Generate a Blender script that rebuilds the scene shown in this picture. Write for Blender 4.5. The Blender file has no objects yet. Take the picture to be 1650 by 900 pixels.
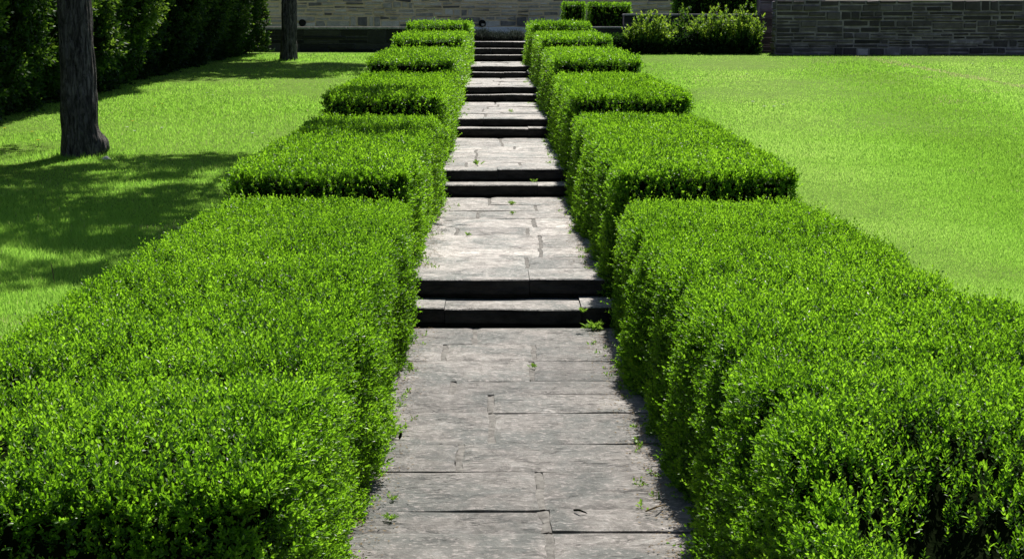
import bpy, math, random
import numpy as np
from mathutils import Vector

rng = np.random.default_rng(7)
random.seed(7)
scene = bpy.context.scene
COL = scene.collection

# ------------------------------------------------------------------ camera model (real metres)
FPX = 2600.0                      # focal length in pixels of a 1650 px wide frame
ZC = 1.63
CAM = np.array([-0.073, 0.0, ZC])
PITCH = math.atan(390 / FPX)
YAW = math.atan(28 / FPX)
Fv = np.array([math.sin(YAW) * math.cos(PITCH), math.cos(YAW) * math.cos(PITCH), -math.sin(PITCH)])
Rv = np.array([math.cos(YAW), -math.sin(YAW), 0.0])
Uv = np.cross(Rv, Fv)
SLOPE = 0.22 / 5.25

def lawn_z(y):
    return 0.11 + (np.minimum(y, 60.0) - 9.4) * SLOPE

def ray(u, v):
    return Fv * FPX + Rv * (u - 825) - Uv * (v - 450)

def on_lawn(u, v):                 # where a sight line meets the sloping lawn
    d = ray(u, v)
    s = (lawn_z(0.0) + SLOPE * CAM[1] - CAM[2]) / (d[2] - SLOPE * d[1])
    return CAM + s * d

def at_y(u, v, y):
    d = ray(u, v)
    return CAM + d * (y / d[1])

def at_z(u, v, z):
    d = ray(u, v)
    return CAM + d * ((z - CAM[2]) / d[2])

# ------------------------------------------------------------------ noise
def _hash(i, j, k, seed):
    h = (i * 374761393 + j * 668265263 + k * 2147483647 + seed * 144665) & 0xFFFFFFFF
    h = ((h ^ (h >> 13)) * 1274126177) & 0xFFFFFFFF
    h = (h ^ (h >> 16)) & 0xFFFFFFFF
    return h.astype(np.float64) / 2147483648.0 - 1.0

def vnoise(p, seed=0):
    p = np.asarray(p, dtype=np.float64)
    f = np.floor(p); t = p - f; t = t * t * (3 - 2 * t)
    i = f.astype(np.int64)
    out = 0
    for dx in (0, 1):
        wx = t[..., 0] if dx else 1 - t[..., 0]
        for dy in (0, 1):
            wy = t[..., 1] if dy else 1 - t[..., 1]
            for dz in (0, 1):
                wz = t[..., 2] if dz else 1 - t[..., 2]
                out = out + wx * wy * wz * _hash(i[..., 0] + dx, i[..., 1] + dy, i[..., 2] + dz, seed)
    return out

def fbm(p, seed=0, octv=3):
    a = 1.0; s = 0; q = np.asarray(p, dtype=np.float64)
    for o in range(octv):
        s = s + a * vnoise(q, seed + o * 17); q = q * 2.03 + 11.3; a *= 0.5
    return s

def nrm(v):
    return v / np.maximum(np.linalg.norm(v, axis=-1, keepdims=True), 1e-9)

# ------------------------------------------------------------------ mesh helpers
def np_mesh(name, verts, faces, mat, parent=None, tone=None, smooth=False, matidx=None):
    """verts (n,3); faces: (m,k) array or list of such arrays; tone: per vertex float"""
    if not isinstance(faces, list):
        faces = [faces]
    me = bpy.data.meshes.new(name)
    me.vertices.add(len(verts))
    me.vertices.foreach_set('co', np.asarray(verts, dtype=np.float32).ravel())
    loops = np.concatenate([np.asarray(f, dtype=np.int32).ravel() for f in faces])
    tot = np.concatenate([np.full(len(f), f.shape[1], dtype=np.int32) for f in faces])
    start = np.concatenate([[0], np.cumsum(tot)[:-1]]).astype(np.int32)
    me.loops.add(len(loops)); me.polygons.add(len(tot))
    me.loops.foreach_set('vertex_index', loops)
    me.polygons.foreach_set('loop_start', start)
    me.polygons.foreach_set('use_smooth', np.full(len(tot), bool(smooth)))
    mats = mat if isinstance(mat, (list, tuple)) else [mat]
    for m in mats:
        me.materials.append(m)
    if matidx is not None:
        me.polygons.foreach_set('material_index', np.asarray(matidx, dtype=np.int32))
    if tone is not None:
        at = me.attributes.new('tone', 'FLOAT', 'POINT')
        at.data.foreach_set('value', np.asarray(tone, dtype=np.float32))
    me.update(calc_edges=True)
    me.validate()
    o = bpy.data.objects.new(name, me)
    COL.objects.link(o)
    if parent is not None:
        o.parent = parent
        o.matrix_parent_inverse = parent.matrix_basis.inverted()
    return o

def tag(o, label=None, cat=None, group=None, kind=None):
    if label: o['label'] = label
    if cat: o['category'] = cat
    if group: o['group'] = group
    if kind: o['kind'] = kind
    return o

def empty(name, loc, label, cat, group=None):
    o = bpy.data.objects.new(name, None)
    COL.objects.link(o)
    o.location = Vector([float(c) for c in loc])
    o.empty_display_size = 0.2
    bpy.context.view_layer.update()
    return tag(o, label, cat, group)

class Acc:                          # gathers verts / faces / tones into one mesh
    def __init__(self):
        self.v = []; self.f3 = []; self.f4 = []; self.t = []; self.n = 0; self.m = []
    def add(self, v, f, tone=0.5):
        v = np.asarray(v, dtype=np.float64).reshape(-1, 3); f = np.asarray(f, dtype=np.int64)
        (self.f4 if f.shape[1] == 4 else self.f3).append(f + self.n)
        self.v.append(v); self.n += len(v)
        self.t.append(np.broadcast_to(np.asarray(tone, dtype=np.float64), (len(v),)))
    def build(self, name, mat, parent=None, smooth=False):
        fs = []
        if self.f4: fs.append(np.concatenate(self.f4))
        if self.f3: fs.append(np.concatenate(self.f3))
        return np_mesh(name, np.concatenate(self.v), fs, mat, parent, np.concatenate(self.t), smooth)

def grid_faces(nu, nv, off=0, closed_u=False):
    a = []
    i, j = np.meshgrid(np.arange(nu if closed_u else nu - 1), np.arange(nv - 1), indexing='ij')
    i = i.ravel(); j = j.ravel(); i2 = (i + 1) % nu
    return np.stack([i * nv + j, i2 * nv + j, i2 * nv + j + 1, i * nv + j + 1], 1) + off

# ------------------------------------------------------------------ materials
def new_mat(name):
    m = bpy.data.materials.new(name); m.use_nodes = True
    nt = m.node_tree; nt.nodes.clear()
    out = nt.nodes.new('ShaderNodeOutputMaterial')
    return m, nt, out

def N(nt, t, **kw):
    n = nt.nodes.new(t)
    for k, v in kw.items():
        if k.startswith('i_'):
            n.inputs[k[2:].replace('_', ' ')].default_value = v
        else:
            setattr(n, k, v)
    return n

def ramp(nt, fac, stops):
    r = nt.nodes.new('ShaderNodeValToRGB')
    els = r.color_ramp.elements
    while len(els) < len(stops): els.new(0.5)
    for e, (p, c) in zip(els, stops):
        e.position = p; e.color = (*c, 1) if len(c) == 3 else c
    nt.links.new(fac, r.inputs[0])
    return r.outputs[0]

def coords(nt, scale=(1, 1, 1)):
    tc = nt.nodes.new('ShaderNodeTexCoord')
    mp = nt.nodes.new('ShaderNodeMapping'); mp.inputs['Scale'].default_value = scale
    nt.links.new(tc.outputs['Object'], mp.inputs['Vector'])
    return mp.outputs[0]

def noise(nt, vec, scale, detail=4, rough=0.55, dist=0.0):
    n = nt.nodes.new('ShaderNodeTexNoise')
    n.inputs['Scale'].default_value = scale; n.inputs['Detail'].default_value = detail
    n.inputs['Roughness'].default_value = rough; n.inputs['Distortion'].default_value = dist
    nt.links.new(vec, n.inputs['Vector'])
    return n.outputs['Fac']

def mix(nt, fac, a, b, mode='MIX'):
    n = nt.nodes.new('ShaderNodeMix'); n.data_type = 'RGBA'; n.blend_type = mode
    for sock, val in ((n.inputs[0], fac), (n.inputs[6], a), (n.inputs[7], b)):
        if hasattr(val, 'node'): nt.links.new(val, sock)
        else: sock.default_value = val if not isinstance(val, tuple) else (*val, 1)
    return n.outputs[2]

def math_n(nt, op, a, b=0.0):
    n = nt.nodes.new('ShaderNodeMath'); n.operation = op
    for s, val in ((n.inputs[0], a), (n.inputs[1], b)):
        if hasattr(val, 'node'): nt.links.new(val, s)
        else: s.default_value = val
    return n.outputs[0]

def bump(nt, h, strength, dist):
    b = nt.nodes.new('ShaderNodeBump'); b.inputs['Strength'].default_value = strength
    b.inputs['Distance'].default_value = dist
    nt.links.new(h, b.inputs['Height'])
    return b.outputs[0]

def leaf_mat(name, stops, tstops, rough=0.4, trans=0.4, spec=0.5):
    m, nt, out = new_mat(name)
    at = N(nt, 'ShaderNodeAttribute', attribute_name='tone')
    c = ramp(nt, at.outputs['Fac'], stops)
    c2 = ramp(nt, at.outputs['Fac'], tstops)
    p = N(nt, 'ShaderNodeBsdfPrincipled')
    p.inputs['Roughness'].default_value = rough
    p.inputs['Specular IOR Level'].default_value = spec
    nt.links.new(c, p.inputs['Base Color'])
    t = N(nt, 'ShaderNodeBsdfTranslucent')
    nt.links.new(c2, t.inputs['Color'])
    mx = N(nt, 'ShaderNodeMixShader'); mx.inputs[0].default_value = trans
    nt.links.new(p.outputs[0], mx.inputs[1]); nt.links.new(t.outputs[0], mx.inputs[2])
    nt.links.new(mx.outputs[0], out.inputs['Surface'])
    return m

def plain_mat(name, col_a, col_b, scale=20, rough=0.9, bscale=None, bstr=0.4, bdist=0.01, stretch=(1, 1, 1), spec=0.25):
    m, nt, out = new_mat(name)
    v = coords(nt, stretch)
    f = noise(nt, v, scale, 5, 0.6)
    c = ramp(nt, f, [(0.3, col_a), (0.7, col_b)])
    p = N(nt, 'ShaderNodeBsdfPrincipled'); p.inputs['Roughness'].default_value = rough
    p.inputs['Specular IOR Level'].default_value = spec
    nt.links.new(c, p.inputs['Base Color'])
    b = bump(nt, noise(nt, v, bscale or scale * 2, 5, 0.6), bstr, bdist)
    nt.links.new(b, p.inputs['Normal'])
    nt.links.new(p.outputs[0], out.inputs['Surface'])
    return m

M = {}
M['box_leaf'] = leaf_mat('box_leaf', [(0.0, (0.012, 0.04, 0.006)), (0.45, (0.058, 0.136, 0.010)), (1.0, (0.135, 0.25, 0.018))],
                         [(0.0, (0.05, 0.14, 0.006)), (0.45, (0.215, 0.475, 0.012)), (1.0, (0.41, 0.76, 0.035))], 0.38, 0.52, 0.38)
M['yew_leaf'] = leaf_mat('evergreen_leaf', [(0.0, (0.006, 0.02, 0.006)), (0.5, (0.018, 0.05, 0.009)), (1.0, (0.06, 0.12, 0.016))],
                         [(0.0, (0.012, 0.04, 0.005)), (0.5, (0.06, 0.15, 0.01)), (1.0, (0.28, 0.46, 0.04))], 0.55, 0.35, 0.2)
M['shrub_leaf'] = leaf_mat('shrub_leaf', [(0.0, (0.02, 0.05, 0.012)), (0.5, (0.05, 0.12, 0.02)), (1.0, (0.13, 0.24, 0.035))],
                           [(0.0, (0.05, 0.13, 0.01)), (0.5, (0.26, 0.42, 0.03)), (1.0, (0.52, 0.7, 0.08))], 0.5, 0.5, 0.35)
M['tree_leaf'] = leaf_mat('tree_leaf', [(0.0, (0.02, 0.06, 0.012)), (1.0, (0.06, 0.14, 0.02))],
                          [(0.0, (0.04, 0.12, 0.01)), (1.0, (0.12, 0.26, 0.02))], 0.5, 0.3, 0.4)
M['lavender_leaf'] = leaf_mat('lavender_leaf', [(0.0, (0.04, 0.05, 0.045)), (1.0, (0.12, 0.14, 0.12))],
                              [(0.0, (0.03, 0.04, 0.03)), (1.0, (0.06, 0.08, 0.05))], 0.7, 0.2, 0.2)
M['grass'] = leaf_mat('grass_blade', [(0.0, (0.085, 0.15, 0.022)), (0.5, (0.136, 0.264, 0.036)), (0.85, (0.205, 0.34, 0.07)), (1.0, (0.34, 0.33, 0.16))],
                      [(0.0, (0.22, 0.42, 0.03)), (0.5, (0.39, 0.74, 0.08)), (0.85, (0.56, 0.85, 0.17)), (1.0, (0.55, 0.55, 0.25))], 0.6, 0.5, 0.2)
M['weed'] = leaf_mat('weed_leaf', [(0.0, (0.08, 0.16, 0.03)), (1.0, (0.16, 0.28, 0.05))],
                     [(0.0, (0.2, 0.4, 0.03)), (1.0, (0.36, 0.6, 0.06))], 0.45, 0.4, 0.4)
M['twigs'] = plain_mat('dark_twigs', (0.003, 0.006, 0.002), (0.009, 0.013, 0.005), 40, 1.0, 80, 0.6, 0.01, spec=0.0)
M['stalk'] = plain_mat('dry_stalk', (0.10, 0.07, 0.04), (0.2, 0.15, 0.08), 60)
M['soil'] = plain_mat('soil', (0.02, 0.016, 0.011), (0.06, 0.05, 0.035), 25)
M['mortar_bed'] = plain_mat('joint_soil', (0.025, 0.023, 0.02), (0.09, 0.084, 0.075), 30)
M['mortar'] = plain_mat('joint_mortar', (0.07, 0.065, 0.06), (0.2, 0.19, 0.175), 30, 0.95, 70, 0.6, 0.006)
M['white_petal'] = plain_mat('white_petal', (0.7, 0.68, 0.68), (0.85, 0.84, 0.85), 50, 0.8)
M['yellow_petal'] = plain_mat('yellow_petal', (0.55, 0.42, 0.02), (0.75, 0.6, 0.04), 50, 0.8)
M['pale_stone'] = plain_mat('pale_stone', (0.3, 0.3, 0.3), (0.5, 0.5, 0.5), 15)
M['hole_dark'] = plain_mat('drain_hole_shade', (0.01, 0.01, 0.01), (0.02, 0.02, 0.02), 15)  # near-black disc and rim paint the shade inside the drain hole

# flagstone: slate bands run across the path
def make_flag(name, dark=1.0):
    m, nt, out = new_mat(name)
    at = N(nt, 'ShaderNodeAttribute', attribute_name='tone')
    v1 = coords(nt, (3.6, 3.4, 3.4)); v2 = coords(nt, (1.5, 1.5, 1.5)); v3 = coords(nt, (12, 16, 16))
    n1 = noise(nt, v1, 2.4, 12, 0.78, 0.9)
    n2 = noise(nt, v2, 1.6, 5, 0.65, 0.8)
    n3 = noise(nt, v3, 3.0, 6, 0.65, 0.3)
    c = ramp(nt, n1, [(0.3, (0.055 * dark, 0.05 * dark, 0.047 * dark)), (0.46, (0.156 * dark, 0.143 * dark, 0.13 * dark)),
                      (0.58, (0.242 * dark, 0.226 * dark, 0.209 * dark)), (0.7, (0.40 * dark, 0.39 * dark, 0.375 * dark))])
    c = mix(nt, math_n(nt, 'MULTIPLY', ramp(nt, n2, [(0.45, (0, 0, 0)), (0.6, (1, 1, 1))]), 0.75), c, (0.085 * dark, 0.094 * dark, 0.087 * dark))
    lich = ramp(nt, n3, [(0.54, (0, 0, 0)), (0.62, (1, 1, 1))])
    c = mix(nt, math_n(nt, 'MULTIPLY', lich, 0.5), c, (0.46 * dark, 0.41 * dark, 0.39 * dark))
    drk = ramp(nt, noise(nt, v3, 1.7, 6, 0.7, 0.5), [(0.28, (1, 1, 1)), (0.38, (0, 0, 0))])
    c = mix(nt, math_n(nt, 'MULTIPLY', drk, 0.6), c, (0.05, 0.046, 0.042))
    n4 = noise(nt, coords(nt, (2.2, 11, 11)), 1.6, 5, 0.6, 0.9)
    crack = ramp(nt, n4, [(0.478, (0, 0, 0)), (0.5, (1, 1, 1)), (0.512, (0, 0, 0))])
    crack = math_n(nt, 'MULTIPLY', crack, ramp(nt, noise(nt, v2, 3.1, 3, 0.6), [(0.47, (0, 0, 0)), (0.6, (1, 1, 1))]))
    c = mix(nt, math_n(nt, 'MULTIPLY', crack, 0.75), c, (0.04, 0.037, 0.033))
    tn = N(nt, 'ShaderNodeMapRange'); tn.inputs['To Min'].default_value = 0.66; tn.inputs['To Max'].default_value = 1.34
    nt.links.new(at.outputs['Fac'], tn.inputs[0])
    hs = N(nt, 'ShaderNodeHueSaturation'); nt.links.new(c, hs.inputs['Color']); nt.links.new(tn.outputs[0], hs.inputs['Value'])
    p = N(nt, 'ShaderNodeBsdfPrincipled'); nt.links.new(hs.outputs[0], p.inputs['Base Color'])
    p.inputs['Roughness'].default_value = 0.62; p.inputs['Specular IOR Level'].default_value = 0.5
    h = math_n(nt, 'SUBTRACT', math_n(nt, 'ADD', math_n(nt, 'MULTIPLY', n1, 1.0), math_n(nt, 'MULTIPLY', n3, 0.5)), math_n(nt, 'MULTIPLY', crack, 0.5))
    nt.links.new(bump(nt, h, 0.9, 0.024), p.inputs['Normal'])
    nt.links.new(p.outputs[0], out.inputs['Surface'])
    return m
M['flag'] = make_flag('flagstone', 1.5)
M['flag_worn'] = make_flag('stained_flagstone', 0.93)
M['step'] = plain_mat('shade_painted_riser', (0.004, 0.0038, 0.0036), (0.034, 0.032, 0.03), 7, 0.85, 22, 0.9, 0.02, (1, 1, 2.5))  # near-black riser colour: the shade on the step fronts painted in

def make_wallstone(name, stops, mortar=None, rough=0.85):
    m, nt, out = new_mat(name)
    at = N(nt, 'ShaderNodeAttribute', attribute_name='tone')
    v = coords(nt, (1, 1, 1))
    n1 = noise(nt, v, 6, 6, 0.65); n2 = noise(nt, v, 40, 5, 0.65)
    f = math_n(nt, 'ADD', at.outputs['Fac'], math_n(nt, 'MULTIPLY', math_n(nt, 'SUBTRACT', n1, 0.5), 0.7))
    c = ramp(nt, f, stops)
    c = mix(nt, 0.35, c, ramp(nt, n2, [(0.3, (0.3, 0.3, 0.3)), (0.7, (1.0, 1.0, 1.0))]), 'MULTIPLY')
    p = N(nt, 'ShaderNodeBsdfPrincipled'); p.inputs['Roughness'].default_value = rough
    p.inputs['Specular IOR Level'].default_value = 0.25
    nt.links.new(c, p.inputs['Base Color'])
    nt.links.new(bump(nt, math_n(nt, 'ADD', n1, n2), 0.6, 0.02), p.inputs['Normal'])
    nt.links.new(p.outputs[0], out.inputs['Surface'])
    return m
M['pale_wall'] = make_wallstone('pale_ashlar', [(0.0, (0.11, 0.10, 0.105)), (0.35, (0.21, 0.195, 0.195)), (0.55, (0.44, 0.40, 0.365)), (0.78, (0.66, 0.59, 0.52)), (1.0, (0.76, 0.70, 0.66))])
M['pale_mortar'] = plain_mat('tan_mortar', (0.62, 0.49, 0.34), (0.78, 0.64, 0.47), 20)
M['base_render'] = plain_mat('pale_base_render', (0.66, 0.66, 0.72), (0.8, 0.8, 0.85), 8)
M['dark_wall'] = make_wallstone('dark_ashlar', [(0.0, (0.028, 0.022, 0.026)), (0.35, (0.06, 0.047, 0.056)), (0.65, (0.115, 0.092, 0.108)), (0.88, (0.19, 0.155, 0.182)), (1.0, (0.40, 0.34, 0.39))])
M['dark_mortar'] = plain_mat('grey_mortar', (0.08, 0.065, 0.077), (0.30, 0.25, 0.29), 3.5)
M['low_wall'] = make_wallstone('low_wall_stone', [(0.0, (0.014, 0.013, 0.014)), (0.5, (0.032, 0.03, 0.032)), (1.0, (0.075, 0.07, 0.076))])
M['low_mortar'] = plain_mat('low_wall_mortar', (0.035, 0.033, 0.037), (0.10, 0.096, 0.106), 10)
M['coping'] = plain_mat('coping_stone', (0.14, 0.135, 0.14), (0.32, 0.31, 0.32), 12)

def make_bark():
    m, nt, out = new_mat('bark')
    v = coords(nt, (1, 1, 0.24)); v2 = coords(nt)
    n1 = noise(nt, v, 30, 9, 0.72, 0.8); n2 = noise(nt, v2, 3, 4, 0.6)
    c = ramp(nt, n1, [(0.36, (0.016, 0.014, 0.013)), (0.47, (0.075, 0.066, 0.06)), (0.6, (0.22, 0.20, 0.185))])
    c = mix(nt, math_n(nt, 'MULTIPLY', ramp(nt, n2, [(0.4, (0, 0, 0)), (0.7, (1, 1, 1))]), 0.5), c, (0.03, 0.028, 0.026))
    p = N(nt, 'ShaderNodeBsdfPrincipled'); p.inputs['Roughness'].default_value = 0.9
    p.inputs['Specular IOR Level'].default_value = 0.2
    nt.links.new(c, p.inputs['Base Color']); nt.links.new(bump(nt, n1, 1.0, 0.07), p.inputs['Normal'])
    nt.links.new(p.outputs[0], out.inputs['Surface'])
    return m
M['bark'] = make_bark()

def make_lawn():
    m, nt, out = new_mat('lawn_ground')
    v = coords(nt)
    n1 = noise(nt, v, 0.45, 4, 0.6); n2 = noise(nt, v, 9, 6, 0.7); n3 = noise(nt, v, 70, 4, 0.7)
    c = ramp(nt, n2, [(0.3, (0.07, 0.14, 0.015)), (0.55, (0.12, 0.21, 0.025)), (0.75, (0.17, 0.26, 0.045))])
    c = mix(nt, math_n(nt, 'MULTIPLY', ramp(nt, n1, [(0.45, (0, 0, 0)), (0.7, (1, 1, 1))]), 0.4), c, (0.15, 0.2, 0.05))
    c = mix(nt, 0.4, c, ramp(nt, n3, [(0.3, (0.35, 0.35, 0.3)), (0.65, (1.2, 1.2, 1.1))]), 'MULTIPLY')
    p = N(nt, 'ShaderNodeBsdfPrincipled'); p.inputs['Roughness'].default_value = 0.9
    p.inputs['Specular IOR Level'].default_value = 0.1
    nt.links.new(c, p.inputs['Base Color'])
    nt.links.new(bump(nt, math_n(nt, 'ADD', n2, n3), 0.8, 0.03), p.inputs['Normal'])
    nt.links.new(p.outputs[0], out.inputs['Surface'])
    return m
M['lawn'] = make_lawn()

# ------------------------------------------------------------------ leaves
def leaves(acc, P, A, Nn, L, W, tone, hexa=True, fold=0.12):
    n = len(P)
    A = nrm(A); S = nrm(np.cross(A, Nn)); Nn = np.cross(S, A)
    L = np.broadcast_to(np.asarray(L, dtype=float), (n,))[:, None]; W = np.broadcast_to(np.asarray(W, dtype=float), (n,))[:, None]
    if hexa:
        V = np.empty((n, 6, 3))
        V[:, 0] = P
        V[:, 1] = P + A * L * .32 + S * W * .46 + Nn * W * fold
        V[:, 2] = P + A * L * .72 + S * W * .42 + Nn * W * fold
        V[:, 3] = P + A * L - Nn * L * .06
        V[:, 4] = P + A * L * .72 - S * W * .42 + Nn * W * fold
        V[:, 5] = P + A * L * .32 - S * W * .46 + Nn * W * fold
        b = np.arange(n)[:, None] * 6
        Fc = np.concatenate([b + np.array([[0, 1, 2, 3]]), b + np.array([[0, 3, 4, 5]])])
        acc.add(V.reshape(-1, 3), Fc, np.repeat(tone, 6))
    else:
        V = np.empty((n, 4, 3))
        V[:, 0] = P; V[:, 1] = P + A * L * .5 + S * W * .5; V[:, 2] = P + A * L; V[:, 3] = P + A * L * .5 - S * W * .5
        acc.add(V.reshape(-1, 3), np.arange(n * 4).reshape(n, 4), np.repeat(tone, 4))

def sprigs(acc, P, D, length, m, leafL, leafW, tone, hexa=True):
    """opposite-leaved shoots: P bases, D directions"""
    n = len(P)
    D = nrm(D)
    ref = rng.normal(size=(n, 3))
    E1 = nrm(np.cross(D, ref)); E2 = np.cross(D, E1)
    length = np.broadcast_to(np.asarray(length, dtype=float), (n,))
    pairs = (m + 1) // 2
    for i in range(m):
        t = (i // 2 + 0.6) / pairs
        ang = (i % 2) * math.pi + (i // 2) * math.pi / 2 + rng.normal(0, .35, n)
        el = (0.98 - 0.62 * t) + rng.normal(0, .2, n)
        out = E1 * np.cos(ang)[:, None] + E2 * np.sin(ang)[:, None]
        A = D * np.cos(el)[:, None] + out * np.sin(el)[:, None]
        Nn = D * np.sin(el)[:, None] - out * np.cos(el)[:, None] + rng.normal(0, .25, (n, 3))
        B = P + D * (length * t)[:, None]
        sz = leafL * rng.uniform(.65, 1.3, n) * (0.8 + .4 * math.sin(math.pi * min(t, .95)))
        tn = np.clip(tone + .28 * (t - .6) + rng.normal(0, .08, n), 0, 1)
        leaves(acc, B, A, Nn, sz, sz * (leafW / leafL), tn, hexa)

def box_surface(n, x0, x1, y0, y1, z0, z1, r, weights=None, batter=0.0):
    """random points on a rounded box without its bottom; returns points, normals, face id"""
    dx, dy, dz = x1 - x0, y1 - y0, z1 - z0
    w = dict(top=1, xm=1, xp=1, ym=1, yp=1)
    if weights: w.update(weights)
    ar = np.array([dx * dy * w['top'], dy * dz * w['xm'], dy * dz * w['xp'], dx * dz * w['ym'], dx * dz * w['yp']])
    fid = rng.choice(5, size=n, p=ar / ar.sum())
    U = rng.random(n); V = rng.random(n)
    Q = np.empty((n, 3))
    Q[:, 0] = x0 + U * dx; Q[:, 1] = y0 + V * dy; Q[:, 2] = z0 + V * dz
    k = fid == 0; Q[k, 2] = z1
    k = (fid == 1) | (fid == 2); Q[k, 1] = y0 + U[k] * dy
    Q[fid == 1, 0] = x0; Q[fid == 2, 0] = x1
    k = fid == 3; Q[k, 1] = y0
    k = fid == 4; Q[k, 1] = y1
    return round_box(Q, x0, x1, y0, y1, z0, z1, r, fid)

def round_box(Q, x0, x1, y0, y1, z0, z1, r, fid=None):
    lo = np.array([x0 + r, y0 + r, z0 - 10]); hi = np.array([x1 - r, y1 - r, z1 - r])
    Cc = np.clip(Q, lo, hi)
    d = Q - Cc; nn = nrm(d)
    return Cc + nn * r, nn, fid

def hedge_disp(P, seed, amp):
    side = vnoise(P * np.array([2.2, 2.4, .9]), seed) * .6 + vnoise(P * np.array([5, 5.5, 2.5]), seed + 3) * .4
    return amp * side + amp * .35 * vnoise(P * 13, seed + 5)

def make_box_hedge(parent, x0, x1, y0, y1, zb, zt, r, dens, leafL, m, seed, weights, sl, amp=.045, hexa=True,
                   mat='box_leaf', batter=0.0, tone_mu=.5, hole=.5, holefn=None, upw=.85, rag=.02, ratio=.46, sagfn=None):
    dx, dy, dz = x1 - x0, y1 - y0, zt - zb
    w = dict(top=1, xm=1, xp=1, ym=1, yp=1); w.update(weights)
    area = dx * dy * w['top'] + dy * dz * (w['xm'] + w['xp']) + dx * dz * (w['ym'] + w['yp'])
    n = int(area * dens)
    P, nn, fid = box_surface(n, x0, x1, y0, y1, zb, zt, r, weights)
    amps = np.where(nn[:, 2] > .6, amp * .8, amp * 1.5)
    d = hedge_disp(P, seed, 1.0) * amps
    h = vnoise(P * 3.3, seed + 40) * .6 + vnoise(P * 7.5, seed + 41) * .5
    pit = np.clip((h - hole) * 3.0, 0, 1)
    if holefn is not None:
        pit = np.maximum(pit, holefn(P))
    keep = rng.random(n) > np.where(pit > .85, .97, pit * .8)
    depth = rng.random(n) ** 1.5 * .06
    P = P + nn * (d - sl * .75 - depth - pit * .11)[:, None]
    if sagfn is not None: P[:, 2] += sagfn(P)
    bat = lambda q: batter * np.clip((q[:, 2] - zb) / dz, 0, 1) * np.clip((x1 - q[:, 0]) / dx, 0, 1)
    P[:, 0] += bat(P)
    D = nn * .75 + np.array([0, 0, upw]) + rng.normal(0, .42, (n, 3))
    lng = sl * rng.uniform(.7, 1.25, n)
    lng *= 1 + (rng.random(n) < rag) * rng.uniform(.3, .9, n)
    patch = vnoise(P * 1.6, seed + 60) * .15 + vnoise(P * 6, seed + 61) * .17
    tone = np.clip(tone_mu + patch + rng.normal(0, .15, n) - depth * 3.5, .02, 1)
    old = rng.random(n)
    tone = np.where(old < .13, .08, np.where(old > .96, .95, tone))
    k = keep
    acc = Acc()
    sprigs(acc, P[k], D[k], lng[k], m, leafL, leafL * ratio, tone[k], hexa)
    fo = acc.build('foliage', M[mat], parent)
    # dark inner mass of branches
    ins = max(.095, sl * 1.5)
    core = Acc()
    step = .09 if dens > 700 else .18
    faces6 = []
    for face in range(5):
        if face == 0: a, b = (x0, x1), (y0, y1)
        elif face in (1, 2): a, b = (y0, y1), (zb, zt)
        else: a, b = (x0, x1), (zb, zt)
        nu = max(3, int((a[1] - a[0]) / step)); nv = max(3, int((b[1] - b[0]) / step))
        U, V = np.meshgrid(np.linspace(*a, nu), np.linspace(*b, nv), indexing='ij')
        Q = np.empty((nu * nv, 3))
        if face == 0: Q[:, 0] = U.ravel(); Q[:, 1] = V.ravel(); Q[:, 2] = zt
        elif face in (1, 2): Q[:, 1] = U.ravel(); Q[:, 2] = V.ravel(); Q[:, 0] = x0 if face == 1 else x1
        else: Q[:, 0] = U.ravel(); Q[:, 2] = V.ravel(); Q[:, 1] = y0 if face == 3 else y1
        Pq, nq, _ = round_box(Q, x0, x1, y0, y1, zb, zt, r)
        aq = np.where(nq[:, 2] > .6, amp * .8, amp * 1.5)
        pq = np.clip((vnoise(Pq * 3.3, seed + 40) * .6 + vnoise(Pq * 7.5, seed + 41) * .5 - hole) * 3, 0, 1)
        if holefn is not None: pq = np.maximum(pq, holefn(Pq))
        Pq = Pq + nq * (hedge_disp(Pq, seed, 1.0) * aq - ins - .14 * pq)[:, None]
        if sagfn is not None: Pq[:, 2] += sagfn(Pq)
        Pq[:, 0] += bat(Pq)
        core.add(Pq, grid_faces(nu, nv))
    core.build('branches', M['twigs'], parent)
    return fo

# ------------------------------------------------------------------ terrain
ys = np.concatenate([np.arange(-40, 0, 5), np.arange(0, 44, 1.0), [46, 50, 60, 80, 120, 200, 320]])
xs = np.concatenate([[-260, -120, -60, -30], np.arange(-20, -1.5, 1.0), [-1.5, -1.02, -.92, -.8, .8, .92, 1.02, 1.5], np.arange(2, 21, 1.0), [30, 60, 120, 260]])
X, Y = np.meshgrid(xs, ys, indexing='ij')
Z = lawn_z(Y) + .015 * vnoise(np.stack([X * .4, Y * .4, X * 0], -1), 5)
Z = np.where((np.abs(X) < 1.0) & (Y < 41), lawn_z(Y) - .55, Z)
g = np_mesh('lawn', np.stack([X, Y, Z], -1).reshape(-1, 3), grid_faces(len(xs), len(ys)), M['lawn'], smooth=True)
tag(g, 'sunlit mown green lawn on both sides of the stepped path', 'lawn', kind='structure')

# ------------------------------------------------------------------ path landings
YK = [None, 9.40, 14.67, 19.69, 24.81, 30.40, 35.62]
ZK = [0, .22, .44, .66, .88, 1.10]
HALF = .80
TREAD = .33
UPPER = .42        # depth of the upper step stone whose top is the landing's front edge

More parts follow.
